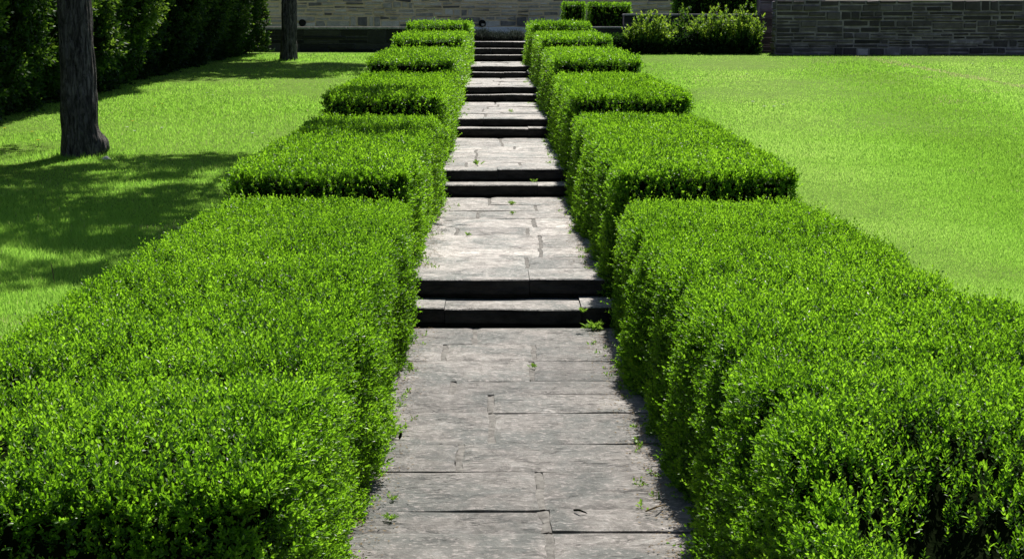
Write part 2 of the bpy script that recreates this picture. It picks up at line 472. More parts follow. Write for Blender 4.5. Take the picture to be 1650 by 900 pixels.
def slab(acc, x0, x1, y0, y1, z, res, seed, gx=.0135, gy=.0032):
    x0 += gx; x1 -= gx; y0 += gy; y1 -= gy
    nx = max(4, int((x1 - x0) / res)); ny = max(4, int((y1 - y0) / res))
    U, V = np.meshgrid(np.linspace(0, 1, nx), np.linspace(0, 1, ny), indexing='ij')
    Xs = x0 + U * (x1 - x0); Ys = y0 + V * (y1 - y0)
    P = np.stack([Xs, Ys, np.full_like(Xs, z)], -1)
    rgh = fbm(P * np.array([1.5, 7, 1]) + seed, 9, 3) * .0035 + vnoise(P * np.array([1.0, 1.0, 1]) + seed * 3.1, 4) * .004
    tilt = (U - .5) * rng.normal(0, .0035) + (V - .5) * rng.normal(0, .003) + rng.normal(0, .0016)
    edge = np.minimum(np.minimum(U * (x1 - x0), (1 - U) * (x1 - x0)), np.minimum(V * (y1 - y0), (1 - V) * (y1 - y0)))
    drop = -.006 * np.clip(1 - edge / .018, 0, 1) ** 2
    P[..., 2] += rgh + tilt + drop
    P[..., 0] += vnoise(np.stack([Ys * 9, Xs * 2, Xs * 0 + seed], -1), 3) * .008
    P[..., 1] += vnoise(np.stack([Xs * 7, Ys * 2, Xs * 0 + seed + 9], -1), 3) * .009 + vnoise(np.stack([Xs * 1.6, Ys, Xs * 0 + seed + 5], -1), 3) * .008
    t = np.clip(rng.normal(.5, .2), 0, 1)
    acc.add(P.reshape(-1, 3), grid_faces(nx, ny), t)
    # skirt
    ring = np.concatenate([P[:, 0], P[-1, 1:], P[::-1, -1][1:], P[0, ::-1][1:-1]])
    m = len(ring); low = ring.copy(); low[:, 2] -= .045
    i = np.arange(m); j = (i + 1) % m
    acc.add(np.concatenate([ring, low]), np.stack([i, i + m, j + m, j], 1), t)

def bed(acc, y0, y1, z, res):
    nx, ny = 22, max(6, int((y1 - y0) / res))
    U, V = np.meshgrid(np.linspace(-HALF, HALF, nx), np.linspace(y0, y1, ny), indexing='ij')
    P = np.stack([U, V, np.full_like(U, z)], -1)
    P[..., 2] += vnoise(P * 9, 31) * .004
    return P.reshape(-1, 3), grid_faces(nx, ny)

def fillet(acc, x, y0, y1, z, seed):
    n = max(5, int((y1 - y0) / .03)); yy = np.linspace(y0, y1, n)
    wv = vnoise(np.stack([yy * 9, yy * 0 + x * 2, yy * 0 + seed], -1), 3) * .008
    us = np.linspace(-1.7, 1.7, 4)
    P = np.empty((4, n, 3))
    for i, u in enumerate(us):
        P[i, :, 0] = x + wv + u * (.0125 + .004 * vnoise(np.stack([yy * 21, yy * 0 + u * 3, yy * 0 + seed], -1), 6))
        P[i, :, 1] = yy; P[i, :, 2] = z - .0075 - .0012 * u * u + .003 * vnoise(np.stack([yy * 30, yy * 0 + u * 5, yy * 0 + seed], -1), 7)
    acc.add(P.reshape(-1, 3), grid_faces(4, n))
def zrow(v, z=0.0): return float(at_z(820, v, z)[1])
def xcol(u, v, z=0.0): return float(at_z(u, v, z)[0])
# nearest landing: rows read off the slab joints
rows0 = [(2.6, zrow(985), [.05]), (zrow(985), zrow(855), ['L', xcol(885, 860)]), (zrow(855), zrow(818), [xcol(880, 835)]),
         (zrow(818), zrow(757), [xcol(871, 790)]), (zrow(757), zrow(712), [xcol(741, 735)]), (zrow(712), zrow(663), [xcol(792, 690)]),
         (zrow(663), zrow(634), [xcol(790, 650)]), (zrow(634), zrow(612), [xcol(729, 622)]), (zrow(612), zrow(580), [xcol(857, 595)]),
         (zrow(580), zrow(553), [xcol(716, 566), xcol(860, 565)]), (zrow(553), 9.06, [xcol(765, 540)])]
acc = Acc(); ba = Acc(); fa = Acc()
for q, (a, b, sp) in enumerate(rows0):
    sp = [-HALF] + [s for s in sp if s != 'L'] + [HALF]
    for s_ in sp[1:-1]: fillet(fa, s_, a + .01, b - .01, 0.0, q)
    for s0, s1 in zip(sp[:-1], sp[1:]):
        slab(acc, s0, s1, a, b, 0.0, .028, q * 1.7 + s0)
o = acc.build('path', M['flag_worn'])
tag(o, 'nearest flagstone landing of the stepped garden path, full of long slabs', 'path', kind='structure')
v, f = bed(ba, 2.6, 9.4, -.023, .1)
o = np_mesh('path_joints', v, f, M['mortar_bed']); tag(o, kind='structure')
words = ['', 'second', 'third', 'fourth', 'fifth', 'sixth']
for k in range(1, 6):
    y0 = YK[k] + UPPER; y1 = YK[k + 1] - (TREAD if k < 5 else 0) + .03
    acc = Acc(); y = y0; q = 0
    while y < y1 - .05:
        d = random.uniform(.42, .95)
        if y + d > y1 - .35: d = y1 - y
        c = random.choice([[-.12], [.14], [.02], [-.3, .22], [.28], [-.22]])
        sp = [-HALF] + [s + random.uniform(-.06, .06) for s in c] + [HALF]
        for s_ in sp[1:-1]: fillet(fa, s_, y + .01, y + d - .01, ZK[k], k * 7 + q)
        for s0, s1 in zip(sp[:-1], sp[1:]):
            slab(acc, s0, s1, y, y + d, ZK[k], .04 if k < 3 else .08, k * 7 + q)
        y += d; q += 1
    o = acc.build('path', M['flag'])
    tag(o, 'flagstone landing, %s from the near end of the stepped path' % words[k], 'path', kind='structure')
    v, f = bed(ba, y0 - .1, y1 + .2, ZK[k] - .023, .2)
    o = np_mesh('path_joints', v, f, M['mortar_bed']); tag(o, kind='structure')

tag(fa.build('path_joint_mortar', M['mortar']), kind='structure')

# ------------------------------------------------------------------ steps
def step_block(acc, x0, x1, yf, yb, z0, z1, res, seed, tone):
    """one rough stone tread: slab with a rounded arris over a recessed support"""
    h = z1 - z0
    prof = [(yb, z1)]
    for t in np.linspace(1, 0.04, 12): prof.append((yf + (yb - yf) * t, z1))
    prof += [(yf + .007, z1 - .002), (yf + .001, z1 - .009)]
    for t in np.linspace(.12, .62, 5): prof.append((yf, z1 - h * t))
    prof += [(yf + .028, z1 - h * .66)]
    for t in np.linspace(.7, 1, 4): prof.append((yf + .03, z1 - h * t))
    prof = np.array(prof)
    nx = max(5, int((x1 - x0) / res))
    xs_ = np.linspace(x0 + .0015, x1 - .0015, nx)
    P = np.empty((nx, len(prof), 3))
    P[..., 0] = xs_[:, None]; P[..., 1] = prof[None, :, 0]; P[..., 2] = prof[None, :, 1]
    P[..., 1] += vnoise(P * np.array([5, 3, 16]) + seed, 2) * .009 + vnoise(P * np.array([1.3, 1, 1]) + seed, 8) * .024
    P[..., 2] += vnoise(P * np.array([3, 7, 3]) + seed, 6) * .006 + vnoise(P * np.array([1.1, .5, .1]) + seed, 12) * .010
    acc.add(P.reshape(-1, 3), grid_faces(nx, len(prof)), tone)
    j = np.arange(len(prof) - 1)
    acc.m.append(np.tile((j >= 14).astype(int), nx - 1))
    for e in (0, nx - 1):
        n_ = len(prof)
        cap = np.concatenate([P[e], [[P[e, 0, 0], yb, z0]]])
        idx = np.arange(n_ - 1)
        acc.add(cap, np.stack([np.full(n_ - 1, n_), idx, idx + 1], 1), tone)

def wx(k, u, v): return float(at_y(u, v, YK[k])[0])
splits = {1: ([-.36, .42], [.13]), 2: ([.31], [-.05]), 3: ([.33], [-.21]), 4: ([-.2], [.2]), 5: ([.1], [-.3])}
flight_names = {1: 'lowest and nearest flight of two stone steps across the path', 2: 'second flight of two stone steps counted up the path',
                3: 'third flight of two stone steps counted up the path', 4: 'fourth flight of two stone steps counted up the path',
                5: 'fifth flight of two stone steps, just below the three-step flight', 6: 'topmost flight of three narrow stone steps below the lavender bed'}
for k in range(1, 7):
    r_ = .11 if k < 6 else .145
    base = ZK[k - 1] if k < 6 else 1.10
    root = empty('stone_steps', (0, YK[k], base), flight_names[k], 'steps', 'flights of stone steps up the path')
    nst = 2 if k < 6 else 3
    for s in range(nst):
        yf = YK[k] - TREAD * (nst - 1 - s) if k < 6 else YK[k] + .34 * s
        last = s == nst - 1
        yb = yf + (UPPER if last else TREAD + .12)
        sp = [-HALF] + (splits[k][s] if k < 6 else [[.25], [-.15], [.35]][s]) + [HALF]
        acc = Acc()
        for s0, s1 in zip(sp[:-1], sp[1:]):
            dz = rng.normal(0, .003)
            step_block(acc, s0, s1, yf + rng.normal(0, .006), yb, base + r_ * s - .03, base + r_ * (s + 1) + dz, .03 if k < 3 else .06, k * 3.7 + s + s0, float(np.clip(rng.normal(.5, .12), 0, 1)))
        o = acc.build('step', [M['flag'], M['step']], root)  # treads plain flagstone, risers in the colour that carries painted shade
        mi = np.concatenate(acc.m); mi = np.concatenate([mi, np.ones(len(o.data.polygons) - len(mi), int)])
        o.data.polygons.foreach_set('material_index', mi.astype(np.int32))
# top landing and planting soil
acc = Acc(); slab(acc, -HALF, HALF, YK[6] + .68 + UPPER, 37.9, 1.535, .1, 77)
o = acc.build('path', M['flag']); tag(o, 'small flagstone landing above the topmost steps', 'path', kind='structure')
nx = 8
U, V = np.meshgrid(np.linspace(-1.65, 1.7, 30), np.linspace(36.9, 39.6, 14), indexing='ij')
P = np.stack([U, V, 1.49 + .03 * vnoise(np.stack([U * 3, V * 3, U * 0], -1), 3)], -1).reshape(-1, 3)
tag(np_mesh('soil_bed', P, grid_faces(30, 14), M['soil'], smooth=True), kind='structure')

# ------------------------------------------------------------------ clipped box hedges along the path
far_v = [318, 183, 118, 77, 52, 37]
YE = [None, 9.30, 14.55, 19.55, 24.7, 30.3, 36.0]
ztop = [float(at_y(800, far_v[k], YE[k + 1])[2]) for k in range(6)]
dens = [3400, 1900, 1150, 740, 570, 480]
lfs = [.0135, .0175, .0215, .026, .029, .032]
sls = [.05, .055, .06, .065, .07, .075]
ms = [10, 9, 8, 8, 8, 8]
lab = ['nearest, largest block of clipped box hedge on the {s} side of the path',
       'second block of clipped box hedge up the {s} side of the path{e}',
       'third block of clipped box hedge up the {s} side of the path',
       'fourth block of clipped box hedge up the {s} side of the path',
       'fifth block of clipped box hedge up the {s} side of the path',
       'sixth and topmost small block of clipped box hedge on the {s} side of the path']
def blob(P, c, r, a):
    return a * np.exp(-(((P - np.array(c)) / np.array(r)) ** 2).sum(1))
hr1 = at_y(1500, 790, 3.55); hr2 = at_y(1312, 760, 3.65)
def near_hole_r(P):
    return np.clip(blob(P, hr1, (.13, .2, .16), 2.2) + blob(P, hr2, (.09, .13, .07), 1.6) + blob(P, hr1 + np.array([.13, -.2, -.1]), (.12, .2, .1), 2.0) + blob(P, (1.30, 5.75, .82), (.14, .07, .2), .7)
                   + blob(P, (1.02, 6.6, .82), (.05, .06, .2), .8) + blob(P, (.64, 6.3, .5), (.2, .07, .3), .6) + blob(P, (.64, 4.9, .5), (.2, .08, .3), .55), 0, 1)
hl1 = at_y(430, 850, 3.42)
def near_hole_l(P):
    return np.clip(blob(P, hl1, (.1, .2, .045), 1.0) + blob(P, hl1 + np.array([-.5, 0, .0]), (.1, .2, .04), .4) + blob(P, (-.88, 7.9, .8), (.06, .09, .2), .85) + blob(P, (-1.25, 3.6, .62), (.1, .2, .1), .7), 0, 1)
def sstep(a, b, x):
    t = np.clip((x - a) / (b - a), 0, 1); return t * t * (3 - 2 * t)
def sag_r(P):
    y = P[:, 1]; up = sstep(.1, .6, P[:, 2])
    return up * (-.25 * (1 - sstep(3.1, 4.05, y)) - .045 * np.exp(-((y - 5.75 - .3 * (P[:, 0] - 1.2)) / .16) ** 2) * sstep(.8, 1.2, P[:, 0]) - .03 * np.exp(-((y - 4.55) / .15) ** 2))
def sag_l(P):
    y = P[:, 1]; up = sstep(.1, .6, P[:, 2])
    return up * (-.05 * (1 - sstep(3.3, 3.9, y)) - .04 * np.exp(-((y - 4.45) / .16) ** 2) + .015 * np.exp(-((y - 4.1) / .15) ** 2))
DROP = [0, .075, .08, .085, .08, .05]
for side in (-1, 1):
    for k in range(6):
        y1 = YE[k + 1]; y0 = YE[k] + .02 if k else (3.42 if side < 0 else 3.1)
        xin = .535; xout = (1.66 if side < 0 else 1.74)
        if k == 5: xout = 1.76 if side < 0 else 1.78
        x0, x1 = (-xout, -xin) if side < 0 else (xin, xout)
        zt = ztop[k]; zb = min(lawn_z(y0), ZK[k] if k < 6 else 1.1) - .06
        e = ', in tree shade' if (side < 0 and k == 1) else ''
        root = empty('box_hedge', ((x0 + x1) / 2, (y0 + y1) / 2, zb), lab[k].format(s='left' if side < 0 else 'right', e=e), 'hedge', 'clipped box hedge blocks stepping up beside the path')
        inner, outer = ('xp', 'xm') if side < 0 else ('xm', 'xp')
        wts = {outer: .45, 'yp': .3 if k < 5 else .6, inner: 1.15, 'ym': 1.25}
        make_box_hedge(root, x0, x1, y0, y1, zb, zt, .10 if k else (.12 if side < 0 else .14), dens[k], lfs[k], ms[k], 100 + k * 10 + (side > 0) * 5, wts, sls[k],
                       batter=.11 if side > 0 else 0.0, amp=.045 if k else .062, hole=.5 if side > 0 else .55, hexa=k < 3, holefn=(near_hole_r if side > 0 else near_hole_l) if k == 0 else None, sagfn=(sag_r if side > 0 else sag_l) if k == 0 else (lambda P, y0=y0, y1=y1, k=k: -DROP[k] * np.clip((y1 - P[:, 1]) / (y1 - y0), 0, 1)),
                       rag=.09 if k == 0 else .05)

# ------------------------------------------------------------------ grass
p1 = on_lawn(131, 251); p2 = on_lawn(466, 97)
def grass_patch(n, xr, seed, name, label, ymin=6.0, ymax=36.8):
    g_ = np.random.default_rng(seed)
    iy = 1 / ymax + g_.random(n) * (1 / ymin - 1 / ymax)
    y = 1 / iy
    lim = np.minimum(.36 * y + 1.0, 14)
    x = xr[0] + g_.random(n) * (xr[1] - xr[0]) * 1.0
    x = np.where(xr[1] > 0, 1.5 + g_.random(n) * (lim - 1.0), -1.5 - g_.random(n) * (np.minimum(lim, 8) - 1.0))
    z = lawn_z(y)
    P = np.stack([x, y, z], 1)
    clump = fbm(P * np.array([1.2, 1.2, 1]), 77, 3)
    hgt = (.013 + .012 * g_.random(n)) * (1 + .35 * clump)
    if xr[1] < 0:
        hgt *= 1.05 + 1.3 * np.clip(vnoise(P * .6, 4), 0, 1)
    hgt *= np.clip(.9 + y / 90, 1, 1.25) * (1 + .6 * np.exp(-((y - 6) / 5) ** 2))
    for q_ in (p1, p2):
        dd_ = np.hypot(x - q_[0], y - q_[1])
        hgt = hgt * (1 + 2.6 * np.exp(-((dd_ - .3) / .35) ** 2) * g_.random(n))
    wd = np.maximum(.004, y * .00028) * (.7 + .6 * g_.random(n))
    a = g_.random(n) * 2 * math.pi
    S = np.stack([np.cos(a), np.sin(a), 0 * a], 1)
    lean = g_.normal(0, .75, (n, 2))
    T = nrm(np.stack([lean[:, 0], lean[:, 1], np.ones(n)], 1))
    base_sink = P - np.array([0, 0, .012])
    V = np.empty((n, 3, 3))
    V[:, 0] = base_sink - S * wd[:, None]; V[:, 1] = base_sink + S * wd[:, None]; V[:, 2] = P + T * hgt[:, None]
    band = .22 * np.sin((x * .9 - y * .10) * 1.5) if xr[1] > 0 else 0
    tone = np.clip(.52 + .08 * clump + band + g_.normal(0, .08, n), 0, .9)
    dry = vnoise(P * np.array([.9, .9, 1]), 90) + .5 * vnoise(P * 4, 91)
    dead = (g_.random(n) < np.clip((dry - .45) * .4, .006, .25))
    # worn dry edge line crossing the far right lawn
    la, lb = on_lawn(1385, 91)[:2], on_lawn(1660, 142)[:2]
    ld = nrm((lb - la)[None])[0]
    dist = np.abs((x - la[0]) * -ld[1] + (y - la[1]) * ld[0]) + .12 * vnoise(P * 1.5, 33)
    dead = dead | ((dist < .16) & (g_.random(n) < .6))
    tone = np.where(dead, 1.0, tone)
    o = np_mesh(name, V.reshape(-1, 3), np.arange(n * 3).reshape(n, 3), M['grass'], None, np.repeat(tone, 3))
    return tag(o, label, 'grass', kind='stuff')
grass_patch(1300000, (1.5, 14), 3, 'grass', 'short bright grass blades of the open sunlit lawn')
grass_patch(750000, (-8, -1.5), 4, 'grass', 'longer grass blades around the tree trunks and along the tall hedge')

# ------------------------------------------------------------------ trees
def tube(acc, pts, rads, nseg, seed, ridge=0.0, flare=None, tone=.5):
    pts = np.asarray(pts, dtype=float); m = len(pts)
    th = np.linspace(0, 2 * math.pi, nseg, endpoint=False)
    d = nrm(np.gradient(pts, axis=0))
    ref = np.array([0, 1.0, 0]) if abs(d[0][2]) > .5 else np.array([0, 0, 1.0])
    E1 = nrm(np.cross(d, ref)); E2 = np.cross(d, E1)
    P = np.empty((nseg, m, 3))
    for i, a in enumerate(th):
        rr = np.asarray(rads, dtype=float).copy()
        q = np.stack([np.full(m, math.cos(a) * 3), np.full(m, math.sin(a) * 3), pts[:, 2] * 1.1], 1)
        rr = rr * (1 + .08 * vnoise(q * .6 + seed, 3))
        if ridge:
            q2 = np.stack([np.full(m, math.cos(a) * 9), np.full(m, math.sin(a) * 9), pts[:, 2] * 2.2], 1)
            rr = rr + ridge * (np.abs(vnoise(q2 + seed, 8)) - .3) + ridge * .6 * vnoise(q2 * 2.2 + seed, 9)
        if flare is not None: rr = rr + flare(a, pts[:, 2] - pts[0, 2])
        P[i] = pts + (E1 * math.cos(a) + E2 * math.sin(a)) * rr[:, None]
    acc.add(P.reshape(-1, 3), grid_faces(nseg, m, 0, True), tone)

def make_tree(loc, r0, r1, lean, label, crown_c, crown_r, nclump, nleaf, seed, flare, ht=9.5):
    root = empty('tree', loc, label, 'tree', 'lawn trees in front of the tall hedge')
    rs = np.random.default_rng(seed)
    acc = Acc()
    zz = np.concatenate([np.linspace(-.15, 3.2, 170), np.linspace(3.3, ht, 24)])
    pts = np.stack([loc[0] + lean[0] * zz + .02 * np.sin(zz * 1.3), loc[1] + lean[1] * zz, loc[2] + zz], 1)
    rad = np.interp(zz, [-.15, 0, 2.5, 4.5, ht], [r0 * 1.03, r0, r1, r1 * .9, .05])
    tube(acc, pts, rad, 110, seed, ridge=.017, flare=flare)
    cc = np.asarray(crown_c, dtype=float); cr = np.asarray(crown_r, dtype=float)
    cen = rs.normal(size=(nclump, 3)); cen = nrm(cen) * (rs.random((nclump, 1)) ** .45) * cr + cc
    for c in cen[::2]:
        t0 = rs.uniform(.35, .8)
        p0 = np.array([np.interp(t0 * ht, zz, pts[:, i]) for i in range(3)])
        ts = np.linspace(0, 1, 9)[:, None]
        L = p0 * (1 - ts) + c * ts + np.array([0, 0, .5]) * np.sin(ts * math.pi) + rs.normal(0, .05, (9, 3)) * ts
        tube(acc, L, np.linspace(.065, .01, 9), 7, seed + 5)
    acc.build('trunk', M['bark'], root, smooth=True)
    ca = Acc()
    idx = rs.integers(0, nclump, nleaf)
    crad = rs.uniform(.26, .75, nclump)
    off = nrm(rs.normal(size=(nleaf, 3))) * (rs.random((nleaf, 1)) ** .5) * crad[idx][:, None] * np.array([1, 1, .6])
    P = cen[idx] + off
    A = nrm(rs.normal(size=(nleaf, 3)) + np.array([0, 0, -.3])); Nn = nrm(rs.normal(size=(nleaf, 3)) * .6 + np.array([0, 0, 1]))
    leaves(ca, P, A, Nn, rs.uniform(.10, .16, nleaf), rs.uniform(.07, .11, nleaf), np.clip(rs.normal(.5, .2, nleaf), 0, 1), True)
    ca.build('crown', M['tree_leaf'], root)

p1 = on_lawn(131, 251)
def flare1(a, h):
    # root bulge on the path side, root running out to the near right
    ca = math.cos(a)
    b = np.exp(-(((a % (2 * math.pi)) - math.pi) / .5) ** 2)
    b0 = max(0.0, -math.cos(a - 0.35)) ** 3
    return .085 * b0 * np.exp(-np.maximum(np.abs(h - .27) - .03, 0) ** 2 / .075 ** 2) + .03 * b0 * np.exp(-(h / .16) ** 2) + .012 * np.exp(-np.maximum(h - .1, 0) / .15)
make_tree(p1, .187, .148, (-.017, 0), 'large dark tree trunk nearest the viewer on the left lawn, swollen at its foot',
          (p1[0] + 1.15, p1[1] + .3, p1[2] + 7.4), (3.9, 4.0, 1.6), 88, 18500, 11, flare1)
p2 = on_lawn(466, 97)
def flare2(a, h): return .06 * np.exp(-np.maximum(h - .05, 0) / .2) * (1 + .4 * math.cos(3 * a))
make_tree(p2, .165, .15, (-.004, 0), 'slimmer dark tree trunk standing far back in front of the low wall',
          (p2[0] + .3, p2[1] + .4, p2[2] + 7.4), (3.4, 3.2, 1.7), 110, 22000, 23, flare2)

# ------------------------------------------------------------------ tall evergreen hedge on the left
hA = on_lawn(-10, 203); hB = on_lawn(418, 86)
root = empty('evergreen_hedge', ((hA[0] + hB[0]) / 2, (hA[1] + hB[1]) / 2, lawn_z((hA[1] + hB[1]) / 2)), 'tall dark shaggy evergreen hedge running back along the left lawn', 'hedge')
def tall_hedge(root):
    y_near, y_far = 13.0, float(hB[1]) - .2
    dirv = nrm((hB - hA)[None, :2])[0]; nv = np.array([dirv[1], -dirv[0]])      # outward (towards the lawn)
    Ltot = (y_far - y_near) / dirv[1]
    start = hA[:2] + dirv * ((y_near - hA[1]) / dirv[1])
    H = 4.4; T = 2.0
    def surf(s, h, seed=200):
        q = np.stack([s * .7, h * .75, 0 * s], 1)
        lob = vnoise(q, seed) * .2 + vnoise(np.stack([s * 1.7, h * 1.5, 0 * s], 1), seed + 1) * .26 + vnoise(np.stack([s * 4.5, h * 3.8, 0 * s], 1), seed + 2) * .15
        return lob * (1.15 - .5 * np.clip(1 - h / .8, 0, 1)) + .4 * np.clip((h - .15) / 1.8, 0, 1) - .28
    n = 40000
    s = rng.random(n) * (Ltot + .15); h = rng.random(n) * H
    d = surf(s, h)
    dep = rng.random(n) ** 1.3 * .22
    xy = start + dirv * s[:, None] + nv * (d - dep)[:, None]
    P = np.stack([xy[:, 0], xy[:, 1], lawn_z(xy[:, 1]) + h], 1)
    eps = .05
    gs = (surf(s + eps, h) - d) / eps; gh = (surf(s, h + eps) - d) / eps
    nn = np.stack([nv[0] - gs * dirv[0], nv[1] - gs * dirv[1], -gh], 1); nn = nrm(nn)
    D = nn * .8 + np.array([0, 0, .35]) + rng.normal(0, .45, (n, 3))
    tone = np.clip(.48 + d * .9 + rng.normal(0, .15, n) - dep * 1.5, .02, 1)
    acc = Acc()
    sprigs(acc, P, D, rng.uniform(.12, .24, n), 8, .062, .03, tone, False)
    # top and far end
    n2 = 6000
    s = rng.random(n2) * Ltot; q = rng.random(n2) * T
    xy = start + dirv * s[:, None] - nv * q[:, None]
    P = np.stack([xy[:, 0], xy[:, 1], lawn_z(xy[:, 1]) + H + .3 * vnoise(np.stack([s, q, q * 0], 1), 7)], 1)
    sprigs(acc, P, np.array([0, 0, 1.0]) + rng.normal(0, .4, (n2, 3)), .22, 8, .06, .028, np.full(n2, .5), False)
    n3 = 5000
    q = rng.random(n3) * T; h = rng.random(n3) * H
    dd = .18 * vnoise(np.stack([q * 1.5, h, q * 0], 1), 8)
    xy = start + dirv * (Ltot + dd)[:, None] - nv * (q - .2)[:, None]
    P = np.stack([xy[:, 0], xy[:, 1], lawn_z(xy[:, 1]) + h], 1)
    sprigs(acc, P, np.array([dirv[0], dirv[1], .3]) + nv[0] * .3 + rng.normal(0, .45, (n3, 3)), rng.uniform(.12, .24, n3), 8, .06, .03, np.clip(rng.normal(.55, .15, n3), 0, 1), False)
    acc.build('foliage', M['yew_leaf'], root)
    ns, nh = 180, 30
    S, Hh = np.meshgrid(np.linspace(0, Ltot, ns), np.linspace(-.2, H, nh), indexing='ij')
    S = S.ravel(); Hh = Hh.ravel()
    d = surf(S, Hh) - .26
    xy = start + dirv * S[:, None] + nv * d[:, None]
    ca = Acc()
    ca.add(np.stack([xy[:, 0], xy[:, 1], lawn_z(xy[:, 1]) + Hh], 1), grid_faces(ns, nh))
    def pt(s_, q_, h_):
        p = start + dirv * s_ - nv * q_
        return [p[0], p[1], lawn_z(p[1]) + h_]
    for fc in ([pt(0, .2, H - .1), pt(Ltot - .15, .2, H - .1), pt(Ltot - .15, T, H - .1), pt(0, T, H - .1)],
               [pt(Ltot - .25, .5, -.2), pt(Ltot - .25, T, -.2), pt(Ltot - .25, T, H - .1), pt(Ltot - .25, .5, H - .1)],
               [pt(0, T, -.2), pt(Ltot - .15, T, -.2), pt(Ltot - .15, T, H - .1), pt(0, T, H - .1)]):
        ca.add(fc, [[0, 1, 2, 3]])
    ca.build('branches', M['twigs'], root)
tall_hedge(root)

# ------------------------------------------------------------------ stone walls
def ashlar(width, height, ch, cl, depth, seed, bev=.012, gap=.012, tone_mu=.5, tone_sd=.25):
    """front of a coursed rubble wall in local x / z, front face at y = 0 (facing -y)"""
    rs = np.random.default_rng(seed)
    V = []; Fq = []; T = []; n = 0
    cells = []
    z = 0.0
    while z < height - .02:
        h = rs.uniform(ch[0] * 1.5, ch[1] * 1.9)
        if height - z - h < ch[0]: h = height - z
        x = 0.0
        while x < width - .01:
            l = rs.uniform(cl[0] * 1.3, cl[1] * 1.7)
            if width - x - l < cl[0]: l = width - x
            r_ = rs.random()
            if h < ch[0] * 1.5 or r_ < .10: sub = [1.0]
            elif r_ < .62: sub = [rs.uniform(.36, .64)]; sub.append(1 - sub[0])
            elif h > ch[0] * 2: sub = list(rs.dirichlet([7, 7, 7]))
            else: sub = [.5, .5]
            zz_ = z
            for f_ in sub:
                hh = h * f_; xx = x
                while xx < x + l - .01:
                    ll = rs.uniform(*cl) * (.55 if f_ == 1.0 else 1.0)
                    if x + l - xx - ll < cl[0] * .6: ll = x + l - xx
                    cells.append((xx, xx + ll, zz_, hh)); xx += ll
                zz_ += hh
            x += l
        z += h
    for xa, xb, za, hh in cells:
        g2 = gap * .5
        a0, a1, b0, b1 = xa + g2, xb - g2, za + g2, za + hh - g2
        j = rs.normal(0, gap * .3, 6)
        out = -abs(rs.normal(0, .016))
        q = np.array([[a0 + j[0], .03, b0 + j[1]], [a1 + j[2], .03, b0 + j[3]], [a1 + j[4], .03, b1 + j[5]], [a0 + j[0], .03, b1 + j[3]],
                      [a0 + bev + j[0], out, b0 + bev + j[1]], [a1 - bev + j[2], out + rs.normal(0, .004), b0 + bev + j[3]], [a1 - bev + j[4], out, b1 - bev + j[5]], [a0 + bev + j[0], out + rs.normal(0, .004), b1 - bev + j[3]]])
        V.append(q); Fq.append(np.array([[4, 5, 6, 7], [0, 1, 5, 4], [1, 2, 6, 5], [2, 3, 7, 6], [3, 0, 4, 7]]) + n); n += 8
        T.append(np.full(8, np.clip(rs.normal(tone_mu, tone_sd), 0, 1)))
    V = np.concatenate(V); Fq = np.concatenate(Fq); T = np.concatenate(T)
    # mortar body behind the stones
    b = np.array([[0.004, .012, 0], [width - .004, .012, 0], [width - .004, .012, height - .004], [0.004, .012, height - .004], [0.004, depth, 0], [width - .004, depth, 0], [width - .004, depth, height - .004], [0.004, depth, height - .004]])
    fb = np.array([[0, 1, 2, 3], [5, 4, 7, 6], [3, 2, 6, 7], [4, 0, 3, 7], [1, 5, 6, 2]]) + n
    return np.concatenate([V, b]), np.concatenate([Fq, fb]), np.concatenate([T, np.full(8, .5)]), np.concatenate([np.zeros(len(Fq), int), np.ones(5, int)])

def box_mesh(acc, x0, x1, y0, y1, z0, z1, bev=.01, jit=0.0, tone=.5):
    b = bev
    V = []
    for (z, i) in ((z0, 0), (z1 - b, 0), (z1, b)):
        V += [[x0 + i, y0 + i, z], [x1 - i, y0 + i, z], [x1 - i, y1 - i, z], [x0 + i, y1 - i, z]]
    F_ = []
    for l in (0, 4):
        for q in range(4):
            F_.append([l + q, l + (q + 1) % 4, l + 4 + (q + 1) % 4, l + 4 + q])
    F_.append([8, 9, 10, 11]); F_.append([3, 2, 1, 0])
    acc.add(np.array(V, dtype=float), np.array(F_), tone)

def wall(name, label, x0, x1, y, z0, z1, ch, cl, depth, seed, mats, bev=.012, gap=.014, tone_mu=.5, tone_sd=.25, coping=None, left_return=False):
    root = empty(name, ((x0 + x1) / 2, y, z0), label, 'wall')
    V, Fq, T, mi = ashlar(x1 - x0, z1 - z0, ch, cl, depth, seed, bev, gap, tone_mu, tone_sd)
    V = V + np.array([x0, y, z0])
    if left_return:
        V2, F2, T2, m2 = ashlar(depth, z1 - z0, ch, (cl[0], cl[0] * 1.6), .03, seed + 1, bev, gap, min(tone_mu + .25, 1), tone_sd)
        W2 = np.stack([x0 - .006 + V2[:, 1] , y + depth - V2[:, 0], z0 + V2[:, 2]], 1)
        k = len(V); V = np.concatenate([V, W2]); Fq = np.concatenate([Fq, F2 + k]); T = np.concatenate([T, T2]); mi = np.concatenate([mi, m2])
    np_mesh('masonry', V, Fq, mats, root, T, matidx=mi)
    if coping:
        ca = Acc(); x = x0 - .01
        while x < x1 - .1:
            l = min(random.uniform(.8, 1.4), x1 + .01 - x)
            box_mesh(ca, x + .003, x + l - .003, y - .035 + random.uniform(-.004, .004), y + depth + .02, z1, z1 + coping, .008)
            x += l
        ca.build('coping', M['coping'], root)
    return root

